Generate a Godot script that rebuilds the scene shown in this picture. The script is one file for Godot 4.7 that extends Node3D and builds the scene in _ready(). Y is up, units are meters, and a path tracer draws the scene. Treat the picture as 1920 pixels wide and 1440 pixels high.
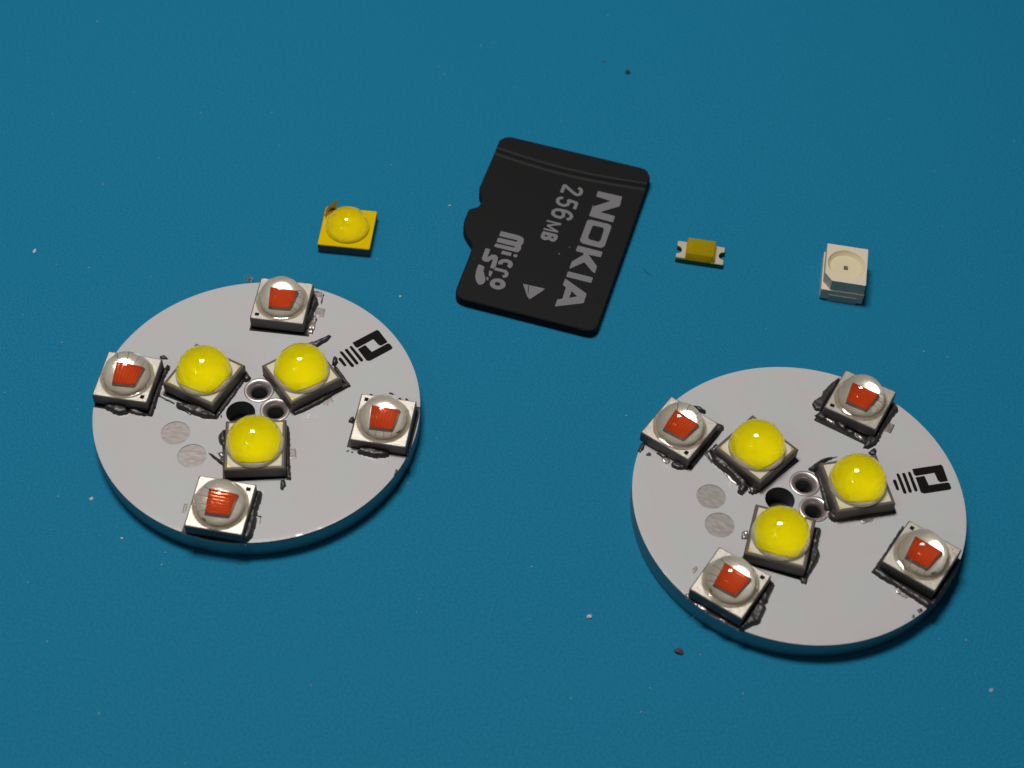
extends Node3D
# A macro photograph of small electronic parts on a blue work mat. Everything is drawn in millimetres and enlarged:
# one millimetre is MM units, so that lenses, soft shadows and light sizes stay well inside the renderer's precision.
const MM := 0.1
const MASK_Y := 1.5                       # top of the boards' white solder mask above the mat
const SEAT_Y := 1.62                      # underside of a soldered LED
var used := {}
var M := {}
var rng := RandomNumberGenerator.new()
var lump := FastNoiseLite.new()


func _ready() -> void:
	rng.seed = 41
	lump.seed = 9
	lump.noise_type = FastNoiseLite.TYPE_SIMPLEX_SMOOTH
	lump.frequency = 0.03
	# camera: a phone about eleven centimetres away, looking down at 52 degrees and rolled a little
	var cam := Camera3D.new()
	cam.name = "camera"
	add_child(cam)
	var pitch := 0.9112
	var roll := 0.0567
	var right := Vector3.RIGHT
	var above := Vector3(0, cos(pitch), -sin(pitch))
	var ahead := Vector3(0, -sin(pitch), -cos(pitch))
	cam.transform = Transform3D(Basis(right * cos(roll) + above * sin(roll), above * cos(roll) - right * sin(roll), -ahead), Vector3(-1.5, 86.7185, 62.0) * MM)
	cam.fov = 25.12
	var lens := CameraAttributesPhysical.new()   # a slight softness in front of and behind the boards
	lens.frustum_focal_length = 53.86
	lens.frustum_focus_distance = 10.9
	lens.frustum_near = 0.5
	lens.frustum_far = 200.0
	lens.exposure_aperture = 0.6
	cam.attributes = lens
	cam.near = 0.5
	cam.far = 200.0
	cam.current = true
	var env := Environment.new()
	env.background_mode = Environment.BG_COLOR
	env.background_color = Color(0.0054, 0.0054, 0.0053).linear_to_srgb()   # the dim room round the bench
	env.tonemap_mode = Environment.TONE_MAPPER_LINEAR
	env.tonemap_exposure = 8.9
	env.sdfgi_enabled = true
	env.ssao_enabled = true
	env.ssil_enabled = true
	var world := WorldEnvironment.new()
	world.name = "environment"
	world.environment = env
	add_child(world)
	# the bench lamp, read from the highlights on the domes: nearly overhead, a little behind and to the left
	lamp("bench_lamp", Vector3(-0.156, 0.970, -0.180), 225.0, Vector2(66, 45), 49.0, Color(1.0, 0.962, 0.918))
	# a weaker, cooler source low at the left front: the second, fainter glint on the domes
	lamp("side_lamp", Vector3(-0.473, 0.702, 0.527), 260.0, Vector2(15, 44), 2.6, Color(0.95, 0.98, 1.0))
	materials()
	# the mat
	var mat_shape := slab(rect(320, 300, V(0, -30)), -2.0, 0.0, 0.2)
	var mat := part("mat", mat_shape, M.mat, self)
	mat.set_meta("kind", "structure")
	tag(mat, "blue matt work mat under all the parts", "mat")
	M.red_proto = red_led()
	M.yellow_proto = yellow_led()
	board("round white LED board at the left, below the loose all-yellow LED chip", Vector3(-17.07, 0, -1.324), 0.0, LEDS_LEFT, BLOBS_LEFT)
	board("round white LED board at the right, in front of the amber and the cream LED", Vector3(16.046, 0, 3.303), -deg_to_rad(25.0), LEDS_RIGHT, BLOBS_RIGHT)
	M.red_proto.free()
	M.yellow_proto.free()
	memory_card()
	bare_led()
	amber_led()
	cream_led()
	specks()

func lamp(called: String, towards: Vector3, mm_away: float, mm_size: Vector2, energy: float, tint: Color) -> void:
	var l := AreaLight3D.new()
	l.name = called
	l.area_size = mm_size * MM
	l.light_energy = energy
	l.light_color = tint.linear_to_srgb()
	l.shadow_enabled = true
	add_child(l)
	l.look_at_from_position(towards.normalized() * mm_away * MM, Vector3.ZERO, Vector3.FORWARD)

func materials() -> void:
	M.mat = relief(textured(paint(Color.WHITE, 0.7), noise_map(0.14, 3, [[0.2, Color(0.0055, 0.141, 0.262)], [0.5, Color(0.0072, 0.160, 0.286)], [0.8, Color(0.010, 0.177, 0.308)]], 3, 1024), 0.035), noise_map(0.35, 2, [], 8), 0.0002)
	M.mat.metallic_specular = 0.2
	M.mask = textured(paint(Color.WHITE, 0.22), noise_map(0.012, 3, [[0.3, Color(0.49, 0.47, 0.48)], [0.5, Color(0.48, 0.475, 0.485)], [0.7, Color(0.465, 0.485, 0.49)]], 12), 0.04)
	M.aluminium = paint(Color(0.34, 0.34, 0.35), 0.42, 1.0)
	M.dielectric = paint(Color(0.04, 0.032, 0.028), 0.5)
	M.bed = paint(Color(0.03, 0.028, 0.028), 0.4, 0.5)
	M.solder = paint(Color(0.052, 0.049, 0.05), 0.40, 0.5)
	M.tin = paint(Color(0.40, 0.36, 0.35), 0.34, 0.8)
	M.pad = relief(textured(paint(Color.WHITE, 0.46, 0.4), noise_map(0.03, 4, [[0.3, Color(0.255, 0.23, 0.215)], [0.5, Color(0.285, 0.26, 0.245)], [0.7, Color(0.315, 0.288, 0.273)]], 22), 0.12), noise_map(0.02, 3, [], 31), 0.0005)
	M.pad.uv1_scale = Vector3(0.09, 0.12, 0.22) / MM
	M.eyelet = paint(Color(0.50, 0.445, 0.43), 0.36, 0.75)
	M.hole_shade = paint(Color(0.09, 0.10, 0.10), 0.45)  # metal hole walls coloured dark: the shade inside the holes is painted in
	M.black_print = paint(Color(0.008, 0.007, 0.007), 0.6)
	M.black_print.metallic_specular = 0.15
	M.ceramic = paint(Color(0.085, 0.078, 0.075), 0.5)
	M.plating = relief(textured(paint(Color.WHITE, 0.42, 0.7), noise_map(0.12, 3, [[0.3, Color(0.46, 0.425, 0.365)], [0.7, Color(0.54, 0.505, 0.445)]], 51), 0.15), noise_map(0.16, 3, [], 52), 0.0016)
	M.dark_ceramic = paint(Color(0.085, 0.07, 0.06), 0.5)
	M.gold = paint(Color(0.7, 0.53, 0.10), 0.35, 0.8)
	M.cream = paint(Color(0.62, 0.57, 0.44), 0.35)
	M.phosphor = paint(Color(0.98, 0.83, 0.001), 0.7)
	M.phosphor.metallic_specular = 0.05
	M.red_chip = paint(Color(0.54, 0.042, 0.005), 0.35)
	M.red_chip.metallic_specular = 0.15
	M.electrode = paint(Color(0.78, 0.16, 0.02), 0.25, 0.3)
	M.chip_side = paint(Color(0.22, 0.19, 0.15), 0.4)
	M.wire = paint(Color(0.10, 0.09, 0.075), 0.4, 0.6)
	M.lens = glass(Color(1, 1, 1), 0.043)
	M.lens.metallic_specular = 0.4
	M.inner_face = paint(Color(0.82, 0.75, 0.62), 0.3, 0.5)  # paler than the plating: brightness inside the red lenses put into the colour
	M.pale_face = paint(Color(0.74, 0.67, 0.52), 0.5)
	M.olive_face = paint(Color(0.50, 0.425, 0.30), 0.5)
	M.yellow_lens = glass(Color(1.0, 1.0, 0.95), 0.043)
	M.yellow_lens.metallic_specular = 0.4
	M.yellow_coat = paint(Color(0.62, 0.43, 0.001), 0.42)
	M.yellow_coat.metallic_specular = 0.12
	M.brightened_coat = paint(Color(0.95, 0.72, 0.001), 0.7)  # yellow coat painted brighter, making up for light lost through the lens
	M.brightened_coat.metallic_specular = 0.05
	M.flake = paint(Color(0.21, 0.115, 0.006), 0.5)
	M.flake.metallic_specular = 0.1
	M.green_board = paint(Color(0.006, 0.10, 0.02), 0.5)
	M.end_metal = paint(Color(0.49, 0.42, 0.32), 0.5, 0.3)
	M.amber = paint(Color(0.41, 0.31, 0.005), 0.4)
	M.amber.metallic_specular = 0.2
	M.amber.backlight_enabled = true
	M.amber.backlight = Color(1.0, 0.92, 0.35)
	M.amber_core = paint(Color(0.45, 0.40, 0.30), 0.5)
	M.cream_plastic = paint(Color(0.61, 0.53, 0.405), 0.5)
	M.resin = paint(Color(0.85, 0.78, 0.5), 0.08)
	M.resin.transparency = BaseMaterial3D.TRANSPARENCY_ALPHA
	M.resin.albedo_color.a = 0.10
	M.cup = paint(Color(0.66, 0.585, 0.40), 0.5)
	M.card = textured(paint(Color.WHITE, 0.55), noise_map(0.15, 3, [[0.3, Color(0.0066, 0.0066, 0.007)], [0.6, Color(0.0085, 0.0085, 0.009)], [0.8, Color(0.0105, 0.0105, 0.011)]], 77), 0.12)
	M.card.metallic_specular = 0.25
	M.print_grey = textured(paint(Color.WHITE, 0.6), noise_map(0.08, 3, [[0.3, Color(0.126, 0.123, 0.133)], [0.6, Color(0.154, 0.153, 0.163)]], 14), 0.3)
	M.dust = paint(Color(0.5, 0.5, 0.49), 0.7)
	M.fluff = paint(Color(0.22, 0.31, 0.35), 0.8)
	M.dark_dirt = paint(Color(0.008, 0.02, 0.03), 0.8)
	M.fibre = paint(Color(0.004, 0.05, 0.09), 0.8)
	M.purple_dirt = paint(Color(0.05, 0.09, 0.19), 0.8)
	M.brown_dirt = paint(Color(0.05, 0.045, 0.05), 0.8)

func V(a: float, b: float) -> Vector2:
	return Vector2(a, b)

# ---------------------------------------------------------------- nodes
func numbered(called: String) -> String:
	if not used.has(called):
		used[called] = 0
		return called
	used[called] += 1
	return "%s_%03d" % [called, used[called]]

func tag(o: Node, label: String, category: String, group := "") -> Node:
	o.set_meta("label", label)
	o.set_meta("category", category)
	if group != "":
		o.set_meta("group", group)
	return o

func thing(called: String, label: String, category: String, at: Vector3, turn := 0.0, group := "") -> Node3D:
	var o := Node3D.new()
	o.name = numbered(called)
	add_child(o)
	o.position = at * MM
	o.rotation.y = turn
	tag(o, label, category, group)
	return o

func joint(called: String, parent: Node) -> Node3D:
	var o := Node3D.new()
	o.name = called
	parent.add_child(o, true)
	return o

func part(called: String, mesh: Mesh, mat: Material, parent: Node) -> MeshInstance3D:
	var o := MeshInstance3D.new()
	o.name = called
	o.mesh = mesh
	o.material_override = mat
	parent.add_child(o, true)
	return o

# ---------------------------------------------------------------- materials
func paint(c: Color, rough: float, metal := 0.0) -> StandardMaterial3D:
	var m := StandardMaterial3D.new()
	m.albedo_color = c.linear_to_srgb()
	m.roughness = rough
	m.metallic = metal
	return m

func noise_map(freq: float, octaves: int, ramp: Array, seed_at: int, size := 512) -> NoiseTexture2D:
	var n := FastNoiseLite.new()
	n.noise_type = FastNoiseLite.TYPE_SIMPLEX_SMOOTH
	n.frequency = freq
	n.fractal_octaves = octaves
	n.seed = seed_at
	var t := NoiseTexture2D.new()
	t.width = size
	t.height = size
	t.seamless = true
	t.noise = n
	if ramp.size():
		var g := Gradient.new()
		g.offsets = PackedFloat32Array(ramp.map(func(r): return r[0]))
		g.colors = PackedColorArray(ramp.map(func(r): return (r[1] as Color).linear_to_srgb()))
		t.color_ramp = g
	return t

func textured(m: StandardMaterial3D, tex: Texture2D, per_mm: float, world := false) -> StandardMaterial3D:
	m.albedo_texture = tex
	m.uv1_triplanar = true
	m.uv1_world_triplanar = world
	m.uv1_scale = Vector3.ONE * per_mm / MM
	return m

func relief(m: StandardMaterial3D, tex: Texture2D, units: float) -> StandardMaterial3D:
	m.heightmap_enabled = true
	m.heightmap_texture = tex
	m.heightmap_scale = units * 100.0
	return m

func glass(tint: Color, ior_part: float, rough := 0.0) -> StandardMaterial3D:
	var m := paint(tint, rough)
	m.transparency = BaseMaterial3D.TRANSPARENCY_ALPHA
	m.albedo_color.a = 0.0
	m.refraction_enabled = true
	m.refraction_scale = ior_part
	return m

# ---------------------------------------------------------------- shapes, all given in millimetres
func begin() -> SurfaceTool:
	var st := SurfaceTool.new()
	st.begin(Mesh.PRIMITIVE_TRIANGLES)
	return st

func tri(st: SurfaceTool, a: Vector3, b: Vector3, c: Vector3, out: Vector3, sg: int) -> void:
	if (c - a).cross(b - a).dot(out) < 0.0:
		var k := b
		b = c
		c = k
	for p in [a, b, c]:
		st.set_smooth_group(sg)
		st.add_vertex(p * MM)

func quad(st: SurfaceTool, a: Vector3, b: Vector3, c: Vector3, d: Vector3, out: Vector3, sg: int) -> void:
	tri(st, a, b, c, out, sg)
	tri(st, a, c, d, out, sg)

func done(st: SurfaceTool) -> ArrayMesh:
	st.index()
	st.generate_normals()
	return st.commit()

func up(p: Vector2, y: float) -> Vector3:
	return Vector3(p.x, y, p.y)

# strips: each a list of (radius, height) points that is smooth within itself; ordered so that the solid lies to the left of the way from first to last
func lathe(strips: Array, segs := 48, st: SurfaceTool = null, at := Vector3.ZERO) -> Variant:
	var own := st == null
	if own:
		st = begin()
	for k in strips.size():
		var s: Array = strips[k]
		for i in s.size() - 1:
			var p: Vector2 = s[i]
			var q: Vector2 = s[i + 1]
			var d := q - p
			for j in segs:
				var a0 := TAU * j / segs
				var a1 := TAU * (j + 1) / segs
				var u0 := Vector3(cos(a0), 0, sin(a0))
				var u1 := Vector3(cos(a1), 0, sin(a1))
				var mid := (u0 + u1).normalized()
				var out := mid * d.y - Vector3.UP * d.x
				var pa := u0 * p.x + Vector3.UP * p.y + at
				var pb := u1 * p.x + Vector3.UP * p.y + at
				var qa := u0 * q.x + Vector3.UP * q.y + at
				var qb := u1 * q.x + Vector3.UP * q.y + at
				if p.x > 1e-5:
					tri(st, pa, pb, qb, out, k)
				if q.x > 1e-5:
					tri(st, pa, qb, qa, out, k)
	return done(st) if own else null

func circle(r: float, n: int, c := Vector2.ZERO) -> PackedVector2Array:
	var o := PackedVector2Array()
	for i in n:
		o.append(c + Vector2(cos(TAU * i / n), sin(TAU * i / n)) * r)
	return o

func rect(w: float, d: float, c := Vector2.ZERO, turn := 0.0, cut := 0.0) -> PackedVector2Array:
	var o := PackedVector2Array()
	for s in [Vector2(1, 1), Vector2(-1, 1), Vector2(-1, -1), Vector2(1, -1)]:
		var p := Vector2(s.x * w / 2, s.y * d / 2)
		if cut > 0.0:
			var one := p - Vector2(0, s.y * cut)
			var two := p - Vector2(s.x * cut, 0)
			if s.x * s.y < 0:
				o.append(c + two.rotated(turn))
				o.append(c + one.rotated(turn))
			else:
				o.append(c + one.rotated(turn))
				o.append(c + two.rotated(turn))
		else:
			o.append(c + p.rotated(turn))
	return o

func rounded(poly: PackedVector2Array, radii: Variant, steps := 4) -> PackedVector2Array:
	var o := PackedVector2Array()
	var n := poly.size()
	for i in n:
		var r: float = radii[i] if radii is Array else radii
		var p := poly[i]
		if r <= 0.0:
			o.append(p)
			continue
		var a := (poly[(i - 1 + n) % n] - p)
		var b := (poly[(i + 1) % n] - p)
		var from := p + a.normalized() * minf(r, a.length() * 0.45)
		var to := p + b.normalized() * minf(r, b.length() * 0.45)
		for k in steps + 1:
			var t := float(k) / steps
			o.append(from.lerp(p, t).lerp(p.lerp(to, t), t))
	return o

func inset(poly: PackedVector2Array, by: float) -> PackedVector2Array:
	var o := PackedVector2Array()
	var n := poly.size()
	var sgn := -1.0 if Geometry2D.is_polygon_clockwise(poly) else 1.0
	for i in n:
		var d0 := (poly[i] - poly[(i - 1 + n) % n]).normalized()
		var d1 := (poly[(i + 1) % n] - poly[i]).normalized()
		var n0 := Vector2(-d0.y, d0.x)
		var n1 := Vector2(-d1.y, d1.x)
		var m := (n0 + n1).normalized()
		o.append(poly[i] + m * sgn * by / maxf(m.dot(n0), 0.4))
	return o

# an upright prism with a chamfered upper rim
func slab(poly: PackedVector2Array, y0: float, y1: float, bev := 0.0, st: SurfaceTool = null, taper := 0.0) -> Variant:
	var own := st == null
	if own:
		st = begin()
	var c := Vector2.ZERO
	for p in poly:
		c += p / poly.size()
	var rim := inset(poly, taper) if taper > 0.0 else poly
	var top := inset(rim, bev) if bev > 0.0 else rim
	var n := poly.size()
	var sgn := 1.0 if Geometry2D.is_polygon_clockwise(poly) else -1.0
	for i in n:
		var j := (i + 1) % n
		var e := poly[j] - poly[i]
		var out := Vector3(-e.y, 0, e.x) * sgn
		quad(st, up(poly[i], y0), up(poly[j], y0), up(rim[j], y1 - bev), up(rim[i], y1 - bev), out, -1)
		if bev > 0.0:
			quad(st, up(rim[i], y1 - bev), up(rim[j], y1 - bev), up(top[j], y1), up(top[i], y1), out.normalized() + Vector3.UP, -1)
	for k in [[top, y1, Vector3.UP], [poly, y0, Vector3.DOWN]]:
		var ids := Geometry2D.triangulate_polygon(k[0])
		for i in range(0, ids.size(), 3):
			tri(st, up(k[0][ids[i]], k[1]), up(k[0][ids[i + 1]], k[1]), up(k[0][ids[i + 2]], k[1]), k[2], -1)
	return done(st) if own else null

func dense(poly: PackedVector2Array, step: float) -> PackedVector2Array:
	var o := PackedVector2Array()
	for i in poly.size():
		var a := poly[i]
		var b := poly[(i + 1) % poly.size()]
		var n := maxi(1, ceili(a.distance_to(b) / step))
		for k in n:
			var p := a.lerp(b, float(k) / n)
			o.append(p + V(sin(p.x * 7919.0 + p.y * 311.0), sin(p.y * 6007.0 + p.x * 127.0)) * 0.0006)   # off the line by a hair: exact lines and circles trip the triangulation
	return o

func inside(polys: Array, p: Vector2) -> bool:
	var yes := false
	for poly in polys:
		if Geometry2D.is_point_in_polygon(p, poly):
			yes = not yes
	return yes

# a flat sheet with any number of holes (even-odd); wall > 0 adds rims that drop that far at every outline; drop(radius) lowers it
func sheet(polys: Array, y: float, step: float, wall := 0.0, more := PackedVector2Array(), drop = null) -> ArrayMesh:
	var st := begin()
	var all := PackedVector2Array()
	var edged := []
	for poly in polys:
		var d := dense(poly, step)
		edged.append(d)
		all.append_array(d)
	for p in more:
		if inside(polys, p):
			all.append(p + V(sin(p.x * 7919.0 + p.y * 311.0), sin(p.y * 6007.0 + p.x * 127.0)) * 0.002)
	var h := func(p: Vector2) -> float: return y - (drop.call(p.length()) if drop != null else 0.0)
	var ids := Geometry2D.triangulate_delaunay(all)
	for i in range(0, ids.size(), 3):
		var a := all[ids[i]]
		var b := all[ids[i + 1]]
		var c := all[ids[i + 2]]
		if absf((b - a).cross(c - a)) > 1e-7 and inside(polys, (a + b + c) / 3.0):
			tri(st, up(a, h.call(a)), up(b, h.call(b)), up(c, h.call(c)), Vector3.UP, 0)
	if wall > 0.0:
		for d in edged:
			for i in d.size():
				var a: Vector2 = d[i]
				var b: Vector2 = d[(i + 1) % d.size()]
				var nrm := Vector2(b.y - a.y, a.x - b.x).normalized()
				if inside(polys, (a + b) / 2 + nrm * 0.004):
					nrm = -nrm
				quad(st, up(a, h.call(a)), up(b, h.call(b)), up(b, h.call(b) - wall), up(a, h.call(a) - wall), Vector3(nrm.x, 0, nrm.y), -1)
	return done(st)

func stroke(line: PackedVector2Array, width: float, round_ends := true) -> Array:
	return Array(Geometry2D.offset_polyline(line, width / 2, Geometry2D.JOIN_ROUND, Geometry2D.END_ROUND if round_ends else Geometry2D.END_BUTT))

# a frozen puddle: steep at its outline, lumpy on top, its skirt sunk below base
func puddle(outline: PackedVector2Array, base: float, high: float, rough := 0.2, step := 0.07) -> ArrayMesh:
	var st := begin()
	var lo := outline[0]
	var hi := outline[0]
	for p in outline:
		lo = lo.min(p)
		hi = hi.max(p)
	lo -= Vector2.ONE * step * 2
	hi += Vector2.ONE * step * 2
	step = minf(step, maxf(0.012, minf(hi.x - lo.x, hi.y - lo.y) / 9.0))
	var nx := ceili((hi.x - lo.x) / step) + 1
	var nz := ceili((hi.y - lo.y) / step) + 1
	var ys := PackedFloat32Array()
	var on := PackedByteArray()
	var n := outline.size()
	var wide := clampf(high * 0.7, 0.04, 0.2)
	for iz in nz:
		for ix in nx:
			var p := lo + Vector2(ix, iz) * step
			var best := 1e9
			for i in n:
				best = minf(best, p.distance_squared_to(Geometry2D.get_closest_point_to_segment(p, outline[i], outline[(i + 1) % n])))
			var sd := sqrt(best) * (1.0 if Geometry2D.is_point_in_polygon(p, outline) else -1.0)
			sd += lump.get_noise_2d(p.x * 90.0 + high * 777.0, p.y * 90.0) * 0.06 * (0.5 + rough)
			var t := clampf(sd / wide, 0.0, 1.0)
			var y := base - 0.01 + (high * sqrt(t * (2.0 - t)) if sd > 0.0 else maxf(sd * 1.2, -0.05))
			y += t * high * rough * (lump.get_noise_2d(p.x * 60.0, p.y * 60.0 + high * 500.0) + (0.5 if rough > 0.3 else 0.2) * lump.get_noise_2d(p.x * 200.0, p.y * 200.0))
			ys.append(y)
			on.append(1 if sd > -step * 1.3 else 0)
	for iz in nz - 1:
		for ix in nx - 1:
			var i := iz * nx + ix
			if on[i] + on[i + 1] + on[i + nx] + on[i + nx + 1] < 4:
				continue
			var p := lo + Vector2(ix, iz) * step
			quad(st, Vector3(p.x, ys[i], p.y), Vector3(p.x + step, ys[i + 1], p.y), Vector3(p.x + step, ys[i + nx + 1], p.y + step), Vector3(p.x, ys[i + nx], p.y + step), Vector3.UP, 0)
	return done(st)

func tube(points: Array, r: float, segs := 6, ends := 1.0) -> ArrayMesh:
	var st := begin()
	var n := points.size()
	var rings := []
	for i in n:
		var d: Vector3 = (points[mini(i + 1, n - 1)] - points[maxi(i - 1, 0)]).normalized()
		var s := d.cross(Vector3(0.31, 0.9, 0.17)).normalized()
		var t := s.cross(d)
		var ring := []
		var rr := r * (ends if i == 0 or i == n - 1 else 1.0)
		for k in segs:
			ring.append(points[i] + (s * cos(TAU * k / segs) + t * sin(TAU * k / segs)) * rr)
		rings.append(ring)
	for i in n - 1:
		for k in segs:
			var j := (k + 1) % segs
			quad(st, rings[i][k], rings[i][j], rings[i + 1][j], rings[i + 1][k], (rings[i][k] + rings[i][j]) / 2 - points[i], 0)
	return done(st)

# an irregular pebble, for crumbs and dust
func crumb_mesh(size: Vector3, seed_at: int, segs := 7) -> ArrayMesh:
	var st := begin()
	var grid := []
	for i in segs + 1:
		var row := []
		for j in segs + 2:
			var th := PI * i / segs
			var ph := TAU * (j % (segs + 1)) / (segs + 1)
			var d := Vector3(sin(th) * cos(ph), cos(th), sin(th) * sin(ph))
			var q := d * 37.0 + Vector3.ONE * seed_at * 91.0
			row.append(d * size * 0.5 * (1.0 + 0.75 * lump.get_noise_3d(q.x, q.y, q.z)) + Vector3.UP * size.y * 0.42)
		grid.append(row)
	for i in segs:
		for j in segs + 1:
			quad(st, grid[i][j], grid[i][j + 1], grid[i + 1][j + 1], grid[i + 1][j], grid[i][j] + grid[i + 1][j + 1] - Vector3.UP * size.y * 0.84, -1)
	return done(st)

# ---------------------------------------------------------------- light-emitting diodes
func dome_profile(foot: float, neck: float, rise: float, r: float, sunk: float) -> Array:
	var round_ := []
	for i in 25:
		var a := PI / 2 * i / 24.0
		round_.append(V(r * cos(a), rise + r * sin(a)))
	return [[V(0.0, -sunk), V(foot, -sunk)], [V(foot, -sunk), V(foot, 0.05), V(foot - 0.02, 0.09), V(foot - 0.06, 0.11), V(lerpf(foot, neck, 0.8), 0.12), V(neck + 0.01, 0.15)], [V(neck + 0.01, 0.15), V(neck, rise * 0.8)] + round_]

func red_led() -> Node3D:
	var o := Node3D.new()
	o.name = "red_led"
	var h := 0.8
	part("contact_pads", slab(rect(2.9, 3.1), -0.14, 0.0), M.solder, o)
	part("ceramic_body", slab(rounded(rect(3.45, 3.45), 0.06, 2), 0.0, h, 0.035), M.ceramic, o)
	part("plated_face", slab(rounded(rect(3.33, 3.33), 0.08, 2), h - 0.02, h + 0.018, 0.012), M.plating, o)
	part("lens_seat", slab(circle(1.64, 48), h, h + 0.021), M.olive_face, o)
	part("brightening_disc", slab(circle(1.34, 48), h, h + 0.026), M.inner_face, o)  # added pale disc, there to brighten the inside of the lens
	part("polarity_mark", slab(rect(0.27, 0.24, V(-1.33, 1.33)), h, h + 0.024), M.black_print, o)
	var die := part("chip", slab(rect(1.08, 1.08), h, h + 0.20), M.chip_side, o)
	die.position.y = 0.0
	part("chip_face", slab(rect(1.06, 1.06), h + 0.19, h + 0.235, 0.01), M.red_chip, o)
	var grid := begin()
	for k in 7:
		slab(rect(0.86, 0.018, V(0.04, -0.42 + 0.14 * k)), h + 0.23, h + 0.2385, 0.0, grid)
	part("electrode_grid", done(grid), M.electrode, o)
	for k in 4:
		var z := -0.45 + 0.3 * k
		var far := V(1.12, z * 1.55)
		var near := V(0.45, z)
		var line := []
		for i in 7:
			var t := i / 6.0
			var p := near.lerp(far, t)
			line.append(Vector3(p.x, h + lerpf(0.24, 0.02, t) + 0.16 * sin(PI * t), p.y))
		part("bond_wire", tube(line, 0.009, 5), M.wire, o)
	part("protection_chip", slab(rect(0.22, 0.3, V(0.62, -1.0), 0.3), h, h + 0.1), M.chip_side, o)
	var d := part("lens", lathe(dome_profile(1.66, 1.40, 0.30, 1.385, 0.06), 96), M.lens, o)
	d.position.y = (h + 0.018) * MM
	return o

func yellow_led() -> Node3D:
	var o := Node3D.new()
	o.name = "yellow_led"
	var h := 0.8
	part("contact_pads", slab(rect(2.9, 3.1), -0.14, 0.0), M.solder, o)
	part("ceramic_body", slab(rounded(rect(3.64, 3.64), 0.06, 2), 0.0, h, 0.07), M.dark_ceramic, o)
	part("gold_trace", slab(rect(3.22, 3.22), h - 0.02, h + 0.012), M.gold, o)
	var poly := PackedVector2Array([V(1.60, 1.60), V(-1.36, 1.60), V(-1.60, 1.36), V(-1.60, -1.60), V(1.38, -1.60), V(1.60, -1.38)])
	part("cream_face", slab(poly, h, h + 0.03, 0.015), M.cream, o)
	part("lens_seat", slab(circle(1.72, 48), h, h + 0.032), M.pale_face, o)
	part("phosphor", slab(rounded(rect(2.28, 2.28), 0.24), h, h + 0.10, 0.02), M.phosphor, o)
	var d := part("lens", lathe(dome_profile(1.735, 1.70, 0.16, 1.69, 0.06), 96), M.lens, o)
	d.position.y = (h + 0.03) * MM
	return o

func seat(led: Node3D, parent: Node, x: float, z: float, deg: float, quarter: int, tilt_x := 0.0, tilt_z := 0.0) -> void:
	parent.add_child(led, true)
	var b := Basis(Vector3.UP, -deg_to_rad(deg) + quarter * PI / 2)
	var lean := Basis(Vector3.RIGHT, deg_to_rad(tilt_x)) * Basis(Vector3.BACK, deg_to_rad(tilt_z))
	led.transform = Transform3D(lean * b, Vector3(x, SEAT_Y, z) * MM)

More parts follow.
